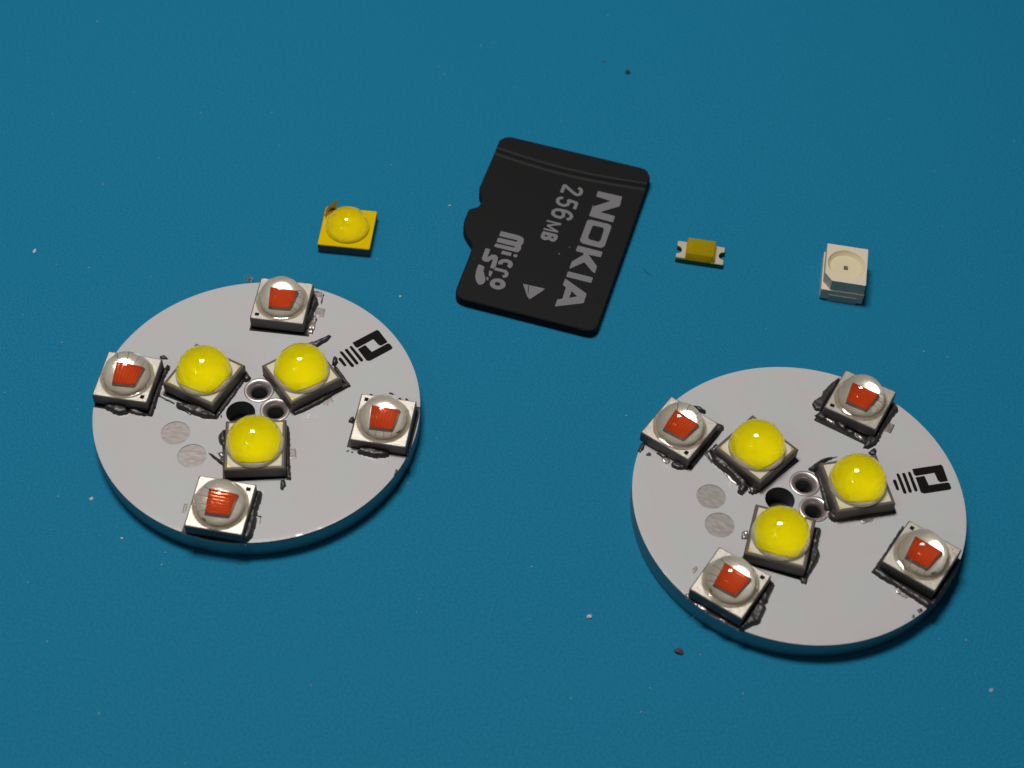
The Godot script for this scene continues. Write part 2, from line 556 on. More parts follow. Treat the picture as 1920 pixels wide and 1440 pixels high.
# ---------------------------------------------------------------- the round boards
func board(label: String, at: Vector3, turn: float, leds: Array, blobs: Array) -> Node3D:
	var o := thing("led_board", label, "circuit board", at, turn, "round white LED boards")
	var holes := [circle(0.52, 40, V(-0.06, -1.14)), circle(0.52, 40, V(1.12, 0.30)), circle(0.89, 56, V(-0.95, 0.66))]
	var ring_holes := [circle(0.80, 48, V(-0.06, -1.14)), circle(0.80, 48, V(1.12, 0.30)), holes[2]]
	part("aluminium_core", lathe([[V(0.0, 0.02), V(9.94, 0.02)], [V(9.94, 0.02), V(10.0, 0.08)], [V(10.0, 0.08), V(10.0, 1.33)], [V(10.0, 1.33), V(9.97, 1.36)], [V(9.97, 1.36), V(9.3, 1.36)]], 160), M.aluminium, o)
	var inner := PackedVector2Array()
	for r in [9.7, 9.8, 9.88, 9.95]:
		inner.append_array(circle(r, 150))
	for r in [8.8, 7.6, 6.4, 5.2]:
		inner.append_array(circle(r, int(r * 7)))
	var rim := func(r: float) -> float: return pow(maxf(0.0, r - 9.7), 2.0) * 0.15
	part("dielectric_layer", sheet([circle(9.95, 200)] + ring_holes, MASK_Y - 0.05, 0.3, 0.06, inner, rim), M.dielectric, o)
	var pads := [circle(0.88, 40, V(-4.66, 2.47)), circle(0.88, 40, V(-3.40, 4.09))]
	for p in pads:
		part("round_pad", sheet([circle(0.93, 40, (p[0] + p[20]) / 2)], MASK_Y - 0.042, 0.12), M.pad, o)
	# openings of the white mask: under each LED, at the pads and at the holes
	var openings := [
		[V(-8.12, -0.82), 7.5], [V(-1.05, 8.05), 6.5], [V(0.70, -7.66), 3.5], [V(7.92, 1.12), 7.0],
		[V(0.32, 3.70), -9.0], [V(2.68, -2.04), -38.0], [V(-3.45, -1.44), -69.0]]
	var mask := [circle(10.0, 240)]
	for op in openings:
		var cut := rect(3.84, 3.84, op[0], deg_to_rad(op[1]))
		part("solder_bed", sheet([Geometry2D.intersect_polygons(rect(3.89, 3.89, op[0], deg_to_rad(op[1])), circle(9.93, 160))[0]], MASK_Y - 0.035, 0.5), M.bed, o)
		var next := []
		for m in mask:
			next.append_array(Geometry2D.clip_polygons(m, cut))
		mask = next
	part("solder_mask", sheet(mask + pads + ring_holes, MASK_Y, 0.16, 0.055, inner, rim), M.mask, o)
	for k in 2:
		var eye := [[V(0.95, 1.48), V(0.93, 1.525), V(0.86, 1.55), V(0.77, 1.545), V(0.68, 1.49), V(0.58, 1.37), V(0.52, 1.22), V(0.50, 1.08)]]
		var e := part("plated_hole", lathe(eye, 48), M.eyelet, o)
		var c := V(-0.06, -1.14) if k == 0 else V(1.12, 0.30)
		e.position = Vector3(c.x, 0, c.y) * MM
		part("hole_barrel", lathe([[V(0.505, 1.10), V(0.50, 0.04)], [V(0.50, 0.04), V(0.0, 0.04)]], 40), M.hole_shade, e)
	var wall := part("drilled_hole", lathe([[V(0.9, 1.46), V(0.9, 0.05)], [V(0.9, 0.05), V(0.0, 0.05)]], 56), M.hole_shade, o)
	wall.position = Vector3(-0.95, 0, 0.66) * MM
	# printed emblem
	var logo := joint("printed_emblem", o)
	for e in EMBLEM:
		part("emblem_stroke", sheet([inset(rounded(PackedVector2Array(e), 0.03, 2), -0.022)], MASK_Y + 0.006, 0.09), M.black_print, logo)
	var n := 0
	for b in blobs:
		n += 1
		var kind: String = b[0]
		var called: String = {"blob": "solder_joint", "tin": "tinned_trace", "flat": "bare_tab", "trace": "dark_trace", "crumb": "solder_crumb"}[kind]
		var mat: Material = {"blob": M.solder, "tin": M.tin, "flat": M.pad, "trace": M.solder, "crumb": M.solder}[kind]
		part(called, puddle(PackedVector2Array(b[2]), MASK_Y, b[1], 0.45 if kind == "tin" else 0.15), mat, o)
	for l in leds:
		var led: Node3D = M.red_proto.duplicate() if l[0] == "red" else M.yellow_proto.duplicate()
		seat(led, o, l[1], l[2], l[3], l[4], l[5], l[6])
	return o

# ---------------------------------------------------------------- the memory card
func memory_card() -> void:
	var o := thing("memory_card", "black plastic memory card with grey printed lettering, lying between two tiny yellow parts", "memory card", Vector3(-3.224, 0, -26.725), -atan2(0.245, 0.9695))
	var shape := PackedVector2Array([V(-0.05, -0.12), V(11.0, -0.12), V(11.0, 15.2), V(1.30, 15.2), V(1.20, 10.9), V(1.08, 10.35), V(0.48, 9.75), V(0.06, 9.2), V(-0.09, 8.5), V(-0.11, 7.34), V(0.48, 6.85), V(0.50, 6.15), V(0.14, 5.75), V(-0.04, 5.25)])
	shape = rounded(shape, [0.8, 0.8, 0.75, 0.8, 0.5, 0.3, 0.3, 0.3, 0.4, 0.12, 0.2, 0.25, 0.2, 0.3])
	part("card_body", slab(shape, 0.03, 0.7, 0.06), M.card, o)
	# the raised lip, its inner edge a shallow bow
	var st := begin()
	var prof := [[0.0, 0.66], [0.0, 0.86], [0.05, 0.95], [0.14, 1.0]]
	var prev := []
	var nu := 44
	for i in nu + 1:
		var u := 0.02 + 10.92 * i / nu
		var e := minf(u, 10.96 - u)
		var back := -0.09 + (0.78 - sqrt(maxf(0.0, 0.61 - pow(0.78 - e, 2))) if e < 0.78 else 0.0)
		var front := 1.24 + 0.42 * sin(PI * u / 10.96)
		var row := []
		for p in prof:
			row.append(Vector3(u, p[1], back + p[0]))
		for p in [[0.0, 1.0], [0.08, 0.985], [0.16, 0.94], [0.24, 0.86], [0.34, 0.76], [0.46, 0.71], [0.6, 0.69]]:
			row.append(Vector3(u, p[1], front + p[0]))
		if i > 0:
			for k in row.size() - 1:
				quad(st, prev[k], prev[k + 1], row[k + 1], row[k], Vector3(0, 1, -1.5 if k < 3 else 0.3), 0 if k >= 4 else 1 + k)
		if i == 0 or i == nu:
			for k in range(1, row.size() - 2):
				tri(st, row[0], row[k], row[k + 1], Vector3(-1 if i == 0 else 1, 0, 0), -1)
		prev = row
	part("raised_lip", done(st), M.card, o)
	var y := 0.708
	var word := joint("brand_lettering", o)
	for g in [["letter", [GLYPH_N]], ["letter", [GLYPH_O, GLYPH_O_HOLE]], ["letter", [GLYPH_K]], ["letter", [GLYPH_I]], ["letter", [GLYPH_A, GLYPH_A_HOLE]]]:
		part(g[0], sheet(g[1].map(func(p): return rounded(PackedVector2Array(p), 0.04, 1)), y, 0.1), M.print_grey, word)
	var size := joint("capacity_lettering", o)
	for l in [[LINE_TWO, 0.235], [LINE_FIVE, 0.235], [LINE_SIX, 0.235], [LINE_M, 0.15]]:
		part("letter", sheet(stroke(PackedVector2Array(l[0]), l[1], false), y, 0.06), M.print_grey, size)
	part("letter", sheet([rounded(PackedVector2Array(GLYPH_B), 0.1, 2), circle(0.095, 12, V(5.60, 8.05)), circle(0.095, 12, V(6.05, 8.06))], y, 0.06), M.print_grey, size)
	var logo := joint("format_emblem", o)
	part("letter", sheet([rounded(PackedVector2Array(GLYPH_SMALL_M), 0.05, 1)], y, 0.06), M.print_grey, logo)
	part("letter", sheet([PackedVector2Array(GLYPH_SMALL_I), circle(0.14, 12, V(4.15, 10.45))], y, 0.06), M.print_grey, logo)
	part("letter", sheet(stroke(PackedVector2Array(LINE_C), 0.3), y, 0.06), M.print_grey, logo)
	part("letter", sheet(stroke(PackedVector2Array(LINE_R), 0.25), y, 0.06), M.print_grey, logo)
	var ring := PackedVector2Array()
	var eye := PackedVector2Array()
	for i in 24:
		var a := TAU * i / 24
		ring.append(V(3.76 + 0.53 * cos(a), 13.22 + 0.48 * sin(a)))
		eye.append(V(3.75 + 0.19 * cos(a), 13.22 + 0.16 * sin(a)))
	part("letter", sheet([ring, eye], y, 0.08), M.print_grey, logo)
	part("letter", sheet(stroke(PackedVector2Array(LINE_S), 0.33, false), y, 0.06), M.print_grey, logo)
	part("letter", sheet([rounded(PackedVector2Array(GLYPH_D), 0.1, 2), PackedVector2Array(GLYPH_D_BIT), PackedVector2Array(GLYPH_D_DOT)], y, 0.06), M.print_grey, logo)
	part("arrow_mark", sheet([PackedVector2Array(ARROW), PackedVector2Array([V(5.70, 12.72), V(5.76, 12.72), V(5.94, 13.40), V(5.90, 13.42)])], y, 0.05), M.print_grey, o)

# ---------------------------------------------------------------- loose parts
func bare_led() -> void:
	var o := thing("loose_yellow_led", "bare all-yellow LED chip with a brown flake at its corner, left of the memory card", "LED", Vector3(-13.19, 0, -17.20), -deg_to_rad(3.2))
	part("ceramic_body", slab(rounded(rect(3.5, 3.5), 0.05, 2), 0.02, 0.68, 0.02), M.dark_ceramic, o)
	part("phosphor_coat", slab(rounded(rect(3.52, 3.52), 0.1, 2), 0.67, 0.78, 0.04), M.yellow_coat, o)
	var cap := []
	for i in 25:
		var a := PI / 2 * i / 24.0
		cap.append(V(1.46 * cos(a), 0.86 + 1.34 * sin(a)))
	part("phosphor", slab(circle(1.42, 48), 0.77, 0.80), M.brightened_coat, o)  # added disc of brighter yellow, so the dome looks as lit as the coat
	part("lens", lathe([[V(0.0, 0.74), V(1.46, 0.74)], [V(1.46, 0.74)] + cap], 96), M.yellow_lens, o)
	# a torn flake of its coating
	var st := begin()
	var a := PackedVector2Array([V(-1.62, -1.18), V(-1.30, -1.42), V(-0.98, -1.36), V(-0.95, -1.55), V(-0.86, -1.75), V(-1.15, -1.72), V(-1.38, -1.62), V(-1.58, -1.5)])
	var ids := Geometry2D.triangulate_polygon(a)
	var lift := func(p: Vector2) -> float: return 0.80 + 0.95 * maxf(0.0, (p - V(-1.45, -1.2)).dot(V(0.55, -0.83)))
	for i in range(0, ids.size(), 3):
		var t := []
		for k in 3:
			var p: Vector2 = a[ids[i + k]]
			t.append(up(p, lift.call(p)))
		tri(st, t[0], t[1], t[2], Vector3.UP, 0)
		tri(st, t[0] - Vector3.UP * 0.05, t[1] - Vector3.UP * 0.05, t[2] - Vector3.UP * 0.05, Vector3.DOWN, 1)
	for i in a.size():
		var p := up(a[i], lift.call(a[i]))
		var q := up(a[(i + 1) % a.size()], lift.call(a[(i + 1) % a.size()]))
		quad(st, p, q, q - Vector3.UP * 0.05, p - Vector3.UP * 0.05, (p + q) / 2 - Vector3(-1.2, 1, -1.45), -1)
	part("brown_flake", done(st), M.flake, o)
	part("corner_scorch", puddle(PackedVector2Array([V(-1.74, -0.95), V(-1.70, -1.70), V(-1.2, -1.72), V(-0.95, -1.5), V(-1.25, -1.3), V(-1.5, -0.9), V(-1.6, -0.6)]), 0.775, 0.05, 0.4), M.flake, o)

func amber_led() -> void:
	var o := thing("amber_chip_led", "small amber chip LED with two silvery notched ends, right of the memory card", "LED", Vector3(10.72, 0, -17.05), -deg_to_rad(7.0))
	var base := func(s: float) -> PackedVector2Array:
		var p := PackedVector2Array([V(1.6, 0.8), V(-1.6, 0.8)])
		for i in 9:
			var a := PI / 2 - PI * i / 8.0
			p.append(V(-1.6 + 0.36 * s * cos(a), 0.36 * s * sin(a)))
		p.append_array([V(-1.6, -0.8), V(1.6, -0.8)])
		for i in 9:
			var a := -PI / 2 - PI * i / 8.0
			p.append(V(1.6 + 0.36 * s * cos(a), 0.36 * s * sin(a)))
		return p
	part("green_base", slab(base.call(1.0), 0.04, 0.38, 0.0), M.green_board, o)
	for s in [-1.0, 1.0]:
		var full: PackedVector2Array = base.call(0.97)
		var end := Geometry2D.intersect_polygons(full, rect(0.86, 1.62, V(s * 1.2, 0)))
		if s < 0.0:
			end = Geometry2D.intersect_polygons(full, rect(0.86, 1.5, V(s * 1.2, -0.05)))
		part("metal_end", slab(end[0], 0.37, 0.43, 0.01), M.end_metal, o)
	part("inner_board", slab(rect(1.86, 1.44), 0.37, 0.42), M.amber_core, o)
	part("amber_body", slab(rect(1.98, 1.56), 0.36, 1.02, 0.06, null, 0.06), M.amber, o)

func cream_led() -> void:
	var o := thing("cream_square_led", "cream plastic box LED with a round shallow cup holding a tiny dark die", "LED", Vector3(20.24, 0, -15.42), -deg_to_rad(7.4))
	part("lower_body", slab(rounded(rect(2.86, 3.42), 0.05, 1), 0.12, 1.0, 0.03), M.cream_plastic, o)
	var w := 1.36
	var d := 1.64
	var top := PackedVector2Array([V(w, d), V(-w + 0.5, d), V(-w, d - 0.62), V(-w, -d), V(w, -d)])
	var cup := circle(1.23, 48, V(-0.02, 0.0))
	var st := begin()
	var n := top.size()
	for i in n:
		var j := (i + 1) % n
		var a := top[i] * 1.0
		var b := top[j] * 1.0
		var e := b - a
		quad(st, up(a, 0.98), up(b, 0.98), up(top[j], 1.87), up(top[i], 1.87), Vector3(-e.y, 0, e.x) * (1.0 if Geometry2D.is_polygon_clockwise(top) else -1.0), -1)
	part("upper_body", done(st), M.cream_plastic, o)
	part("cup_rim", sheet([rounded(top, 0.04, 2), cup], 1.88, 0.12, 0.03), M.cream_plastic, o)
	var well := part("cup", lathe([[V(1.24, 1.88), V(1.19, 1.77), V(1.03, 1.60)], [V(1.03, 1.60), V(0.0, 1.59)]], 48), M.cup, o)
	well.position.x = -0.02 * MM
	part("resin_fill", lathe([[V(1.236, 1.868), V(1.15, 1.84), V(1.0, 1.815), V(0.8, 1.795), V(0.5, 1.78), V(0.0, 1.775)]], 48), M.resin, o)
	part("die", slab(rect(0.26, 0.26, V(0.0, 0.10)), 1.59, 1.68), M.black_print, o)
	part("die_contact", slab(circle(0.05, 8, V(0.0, 0.10)), 1.67, 1.69), M.gold, o)
	for s in [-1.0, 1.0]:
		var z: float = s * 1.71
		part("metal_lead", slab(rect(1.9, 0.12, V(0.1, z)), 0.03, 0.62, 0.03), M.end_metal, o)
		part("lead_foot", slab(rect(1.9, 0.7, V(0.1, z - s * 0.3)), 0.02, 0.12), M.end_metal, o)

# ---------------------------------------------------------------- specks on the mat
func lint_mesh() -> ArrayMesh:
	var st := begin()
	for k in 9:
		var at := Vector3(rng.randf_range(-0.25, 0.25), 0.03, rng.randf_range(-0.12, 0.12))
		var way := rng.randf_range(-0.9, 0.9)
		var pts := []
		for j in 6:
			var t := j / 5.0
			pts.append(at + Vector3(cos(way + t), 0, sin(way + t)) * t * rng.randf_range(0.3, 0.5) + Vector3.UP * 0.12 * sin(t * PI) * rng.randf())
		st.append_from(tube(pts, 0.022, 4), 0, Transform3D())
	return st.commit()

func specks() -> void:
	var list := [
		["white_speck", "tiny white speck on the mat near the left edge, above the left board", "speck", V(-33.85, -14.13), Vector3(0.34, 0.14, 0.2), "w"],
		["white_speck", "tiny white speck on the mat close beside the left rim of the left board", "speck", V(-26.26, 5.28), Vector3(0.2, 0.12, 0.22), "w"],
		["white_speck", "small bright speck on bare mat in the gap between the two boards", "speck", V(3.72, 11.43), Vector3(0.34, 0.16, 0.24), "w"],
		["white_speck", "small pale fluff at the upper rim of the left board, by its top red LED", "lint", V(-19.23, -13.0), Vector3(0.75, 0.12, 0.3), "f"],
		["dark_crumb", "dark dot on the empty mat beyond the memory card", "crumb", V(5.77, -35.05), Vector3(0.34, 0.16, 0.42), "d"],
		["dark_crumb", "faint purplish dot beside the dark dot beyond the memory card", "crumb", V(4.01, -36.19), Vector3(0.24, 0.1, 0.24), "p"],
		["dark_crumb", "brown crumb on the mat at the lower left of the right board", "crumb", V(8.85, 13.37), Vector3(0.55, 0.26, 0.36), "b"],
		["white_speck", "pale speck on the mat below the right board, near the right edge", "speck", V(26.54, 14.72), Vector3(0.34, 0.1, 0.2), "f"],
		["white_speck", "tiny pale speck on the mat under the lower left rim of the left board", "speck", V(-23.95, 7.92), Vector3(0.14, 0.08, 0.14), "w"],
		["white_speck", "minute speck left of the memory card's notch", "speck", V(-6.5, -20.5), Vector3(0.16, 0.08, 0.12), "w"],
		["white_speck", "minute speck on the mat right of the left board's top red LED", "speck", V(-9.2, -12.0), Vector3(0.16, 0.08, 0.12), "w"],
	]
	var i := 0
	for s in list:
		i += 1
		var o := MeshInstance3D.new()
		o.name = numbered(s[0])
		o.mesh = crumb_mesh(s[4], i * 7 + 3) if s[2] != "lint" else lint_mesh()
		o.material_override = {"w": M.dust, "f": M.fluff, "d": M.dark_dirt, "p": M.purple_dirt, "b": M.brown_dirt}[s[5]]
		add_child(o)
		o.position = up(s[3], 0.0) * MM
		o.rotation.y = i * 1.3
		tag(o, s[1], s[2])
	var hair := MeshInstance3D.new()
	hair.name = "dark_fibre"
	var pts := []
	for k in 12:
		var t := k / 11.0
		pts.append(Vector3(t * 0.8, 0.02 + 0.03 * sin(t * 5.0), 0.12 * sin(t * 5.4) + t * 0.9))
	hair.mesh = tube(pts, 0.010, 5)
	hair.material_override = M.fibre
	add_child(hair)
	hair.position = Vector3(6.9, 0, -15.7) * MM
	tag(hair, "short dark fibre on the mat just right of the memory card", "fibre")
	# fine dust nobody could count
	var mm := MultiMesh.new()
	mm.transform_format = MultiMesh.TRANSFORM_3D
	mm.mesh = crumb_mesh(Vector3(0.09, 0.05, 0.07), 5, 4)
	mm.instance_count = 280
	for k in 280:
		var spot := Vector3(rng.randf_range(-36, 36), 0.0, rng.randf_range(-42, 24))
		if k < 9:   # a few lie on the card
			spot = Vector3(-3.224, 0.69, -26.725) + Vector3(0.9695, 0, 0.245) * rng.randf_range(0.6, 10.6) + Vector3(-0.245, 0, 0.9695) * rng.randf_range(2.2, 14.6)
		var b := Basis(Vector3.UP, rng.randf() * TAU).scaled(Vector3.ONE * (0.35 + pow(rng.randf(), 3.0) * 1.3))
		mm.set_instance_transform(k, Transform3D(b, spot * MM))
	var dust := MultiMeshInstance3D.new()
	dust.name = "dust"
	dust.multimesh = mm
	dust.material_override = M.fluff
	add_child(dust)
	dust.set_meta("kind", "stuff")
	tag(dust, "fine pale dust sprinkled thinly over the blue mat and the card", "dust")


# ---------------------------------------------------------------- outlines, in millimetres
const GLYPH_O := [Vector2(7.93,5.72),Vector2(8.09,5.65),Vector2(9.31,5.64),Vector2(9.53,5.72),Vector2(9.61,5.89),Vector2(9.61,7.73),Vector2(9.41,7.95),Vector2(8.17,7.94),Vector2(7.97,7.84),Vector2(7.89,7.70),Vector2(7.88,5.87)]
const GLYPH_O_HOLE := [Vector2(8.36,6.15),Vector2(8.49,6.10),Vector2(9.08,6.09),Vector2(9.19,6.25),Vector2(9.22,7.30),Vector2(9.13,7.46),Vector2(8.46,7.43),Vector2(8.34,7.29)]
const GLYPH_N := [Vector2(7.85,2.87),Vector2(9.58,2.84),Vector2(9.66,3.78),Vector2(8.52,4.75),Vector2(9.58,4.79),Vector2(9.60,5.40),Vector2(7.89,5.35),Vector2(7.88,4.44),Vector2(8.94,3.50),Vector2(7.88,3.41)]
const GLYPH_K := [Vector2(7.88,8.22),Vector2(9.62,8.25),Vector2(9.63,8.75),Vector2(8.79,8.80),Vector2(9.60,9.63),Vector2(9.63,10.26),Vector2(9.47,10.22),Vector2(8.70,9.54),Vector2(7.90,10.44),Vector2(7.88,9.76),Vector2(8.48,8.89),Vector2(8.40,8.76),Vector2(7.88,8.74)]
const GLYPH_I := [Vector2(7.88,10.67),Vector2(9.60,10.67),Vector2(9.61,11.17),Vector2(7.89,11.17)]
const GLYPH_A := [Vector2(7.88,11.34),Vector2(9.57,12.17),Vector2(9.60,13.02),Vector2(7.88,13.90),Vector2(7.87,13.25),Vector2(8.17,13.12),Vector2(8.13,12.08),Vector2(7.87,11.93)]
const GLYPH_A_HOLE := [Vector2(8.57,12.28),Vector2(9.05,12.59),Vector2(8.57,12.90)]
const LINE_TWO := [Vector2(6.48,3.04),Vector2(6.66,3.06),Vector2(6.77,3.25),Vector2(6.77,3.52),Vector2(6.66,3.67),Vector2(6.50,3.68),Vector2(6.20,3.52),Vector2(5.50,3.05),Vector2(5.50,3.80)]
const LINE_FIVE := [Vector2(6.76,5.05),Vector2(6.76,4.44),Vector2(6.14,4.36),Vector2(6.24,4.54),Vector2(6.20,4.80),Vector2(6.02,4.96),Vector2(5.69,4.94),Vector2(5.48,4.77),Vector2(5.44,4.50),Vector2(5.54,4.34),Vector2(5.74,4.28)]
const LINE_SIX := [Vector2(5.92,5.42),Vector2(6.15,5.59),Vector2(6.22,5.90),Vector2(6.08,6.12),Vector2(5.75,6.12),Vector2(5.48,5.96),Vector2(5.44,5.69),Vector2(5.61,5.48),Vector2(5.92,5.42),Vector2(6.32,5.42),Vector2(6.60,5.54),Vector2(6.77,5.78),Vector2(6.72,6.02),Vector2(6.51,6.15)]
const LINE_M := [Vector2(5.26,6.70),Vector2(6.27,6.70),Vector2(5.42,7.10),Vector2(6.27,7.46),Vector2(5.26,7.48)]
const GLYPH_B := [Vector2(5.27,7.70),Vector2(6.25,7.70),Vector2(6.38,7.79),Vector2(6.39,8.20),Vector2(6.24,8.44),Vector2(6.00,8.42),Vector2(5.85,8.30),Vector2(5.72,8.46),Vector2(5.45,8.45),Vector2(5.27,8.28)]
const GLYPH_SMALL_M := [Vector2(2.57,8.61),Vector2(3.94,8.62),Vector2(4.24,8.77),Vector2(4.34,9.21),Vector2(4.25,9.43),Vector2(4.34,9.78),Vector2(4.22,10.12),Vector2(2.55,10.12),Vector2(2.57,9.80),Vector2(3.89,9.78),Vector2(3.90,9.65),Vector2(2.57,9.66),Vector2(2.57,9.24),Vector2(3.89,9.22),Vector2(3.90,9.07),Vector2(2.59,9.08)]
const GLYPH_SMALL_I := [Vector2(3.19,10.29),Vector2(3.84,10.28),Vector2(3.86,10.58),Vector2(3.17,10.59)]
const LINE_C := [Vector2(3.43,11.50),Vector2(3.37,11.34),Vector2(3.48,11.15),Vector2(3.71,11.07),Vector2(3.93,11.11),Vector2(4.07,11.26),Vector2(4.07,11.46),Vector2(3.99,11.58)]
const LINE_R := [Vector2(3.15,12.00),Vector2(3.92,12.00),Vector2(4.07,12.16),Vector2(4.07,12.38),Vector2(3.88,12.50)]
const LINE_S := [Vector2(2.22,10.43),Vector2(2.25,11.38),Vector2(2.45,11.46),Vector2(2.62,11.16),Vector2(2.78,10.95),Vector2(2.92,11.02),Vector2(2.99,11.36),Vector2(3.03,12.02)]
const GLYPH_D := [Vector2(2.04,11.94),Vector2(2.49,12.04),Vector2(2.51,12.41),Vector2(2.81,12.93),Vector2(2.92,13.27),Vector2(2.83,13.57),Vector2(2.67,13.67),Vector2(2.53,13.64),Vector2(2.31,13.41),Vector2(2.14,13.02),Vector2(2.05,12.50)]
const GLYPH_D_BIT := [Vector2(2.88,12.25),Vector2(3.13,12.29),Vector2(3.13,12.77),Vector2(2.96,12.69)]
const GLYPH_D_DOT := [Vector2(2.87,12.88),Vector2(3.01,12.86),Vector2(3.08,13.15),Vector2(2.95,13.08)]
const ARROW := [Vector2(5.34,12.68),Vector2(6.83,12.62),Vector2(6.75,12.84),Vector2(6.16,13.80),Vector2(5.94,13.66)]
const EMBLEM := [
	[Vector2(5.33,-5.33),Vector2(6.76,-6.49),Vector2(6.89,-6.41),Vector2(7.50,-5.56),Vector2(7.15,-5.26),Vector2(6.99,-5.30),Vector2(6.74,-5.60),Vector2(6.60,-5.75),Vector2(5.67,-4.97),Vector2(5.54,-5.03)],
	[Vector2(5.72,-4.84),Vector2(6.13,-5.19),Vector2(6.33,-4.96),Vector2(6.60,-4.66),Vector2(7.53,-5.42),Vector2(7.65,-5.42),Vector2(7.86,-5.14),Vector2(7.83,-5.02),Vector2(6.55,-3.98),Vector2(6.36,-3.97)],
	[Vector2(5.18,-4.99),Vector2(5.24,-5.06),Vector2(5.32,-5.01),Vector2(6.11,-4.01),Vector2(6.09,-3.89),Vector2(6.02,-3.87),Vector2(5.95,-3.92),Vector2(5.20,-4.93)],
	[Vector2(4.89,-4.73),Vector2(4.97,-4.81),Vector2(5.04,-4.79),Vector2(5.82,-3.77),Vector2(5.84,-3.65),Vector2(5.75,-3.61),Vector2(5.67,-3.68),Vector2(4.92,-4.67)],
	[Vector2(4.60,-4.53),Vector2(4.66,-4.59),Vector2(4.75,-4.55),Vector2(5.58,-3.52),Vector2(5.57,-3.41),Vector2(5.46,-3.40),Vector2(5.39,-3.48),Vector2(4.63,-4.47)],
	[Vector2(4.57,-3.98),Vector2(4.63,-4.06),Vector2(4.73,-4.04),Vector2(5.09,-3.53),Vector2(5.10,-3.45),Vector2(5.00,-3.42),Vector2(4.95,-3.48),Vector2(4.61,-3.89)],
]
# soldered LEDs: colour, x, z, turn in degrees, quarter turns, lean forward, lean sideways
const LEDS_LEFT := [
	["red", -8.06, -0.92, 6.5, 1, 1.0, 0.5],
	["red", -1.01, 8.03, 6.5, 2, 4.2, -1.0],
	["red", 0.59, -7.71, 4.5, 0, 0.5, 0.0],
	["red", 7.91, 1.27, 6.4, 3, 2.5, 0.5],
	["yellow", 0.42, 3.63, -5.9, 0, 0.5, 0.0],
	["yellow", 2.54, -2.06, -36.9, 0, 0.0, 0.5],
	["yellow", -3.42, -1.46, -65.1, 1, 0.0, 0.0],
]
const LEDS_RIGHT := [
	["red", -8.22, -0.62, 8.4, 1, 0.5, 0.0],
	["red", 0.75, -8.07, 2.0, 0, 0.0, 0.5],
	["red", 7.90, 0.93, 7.7, 3, 1.5, 0.0],
	["red", -1.16, 7.99, 6.5, 2, 1.0, 0.5],
	["yellow", 0.16, 3.69, -11.5, 0, 0.0, 0.0],
	["yellow", 2.79, -2.04, -38.8, 0, 0.5, 0.0],
	["yellow", -3.49, -1.47, -72.8, 1, 0.0, 0.0],
]
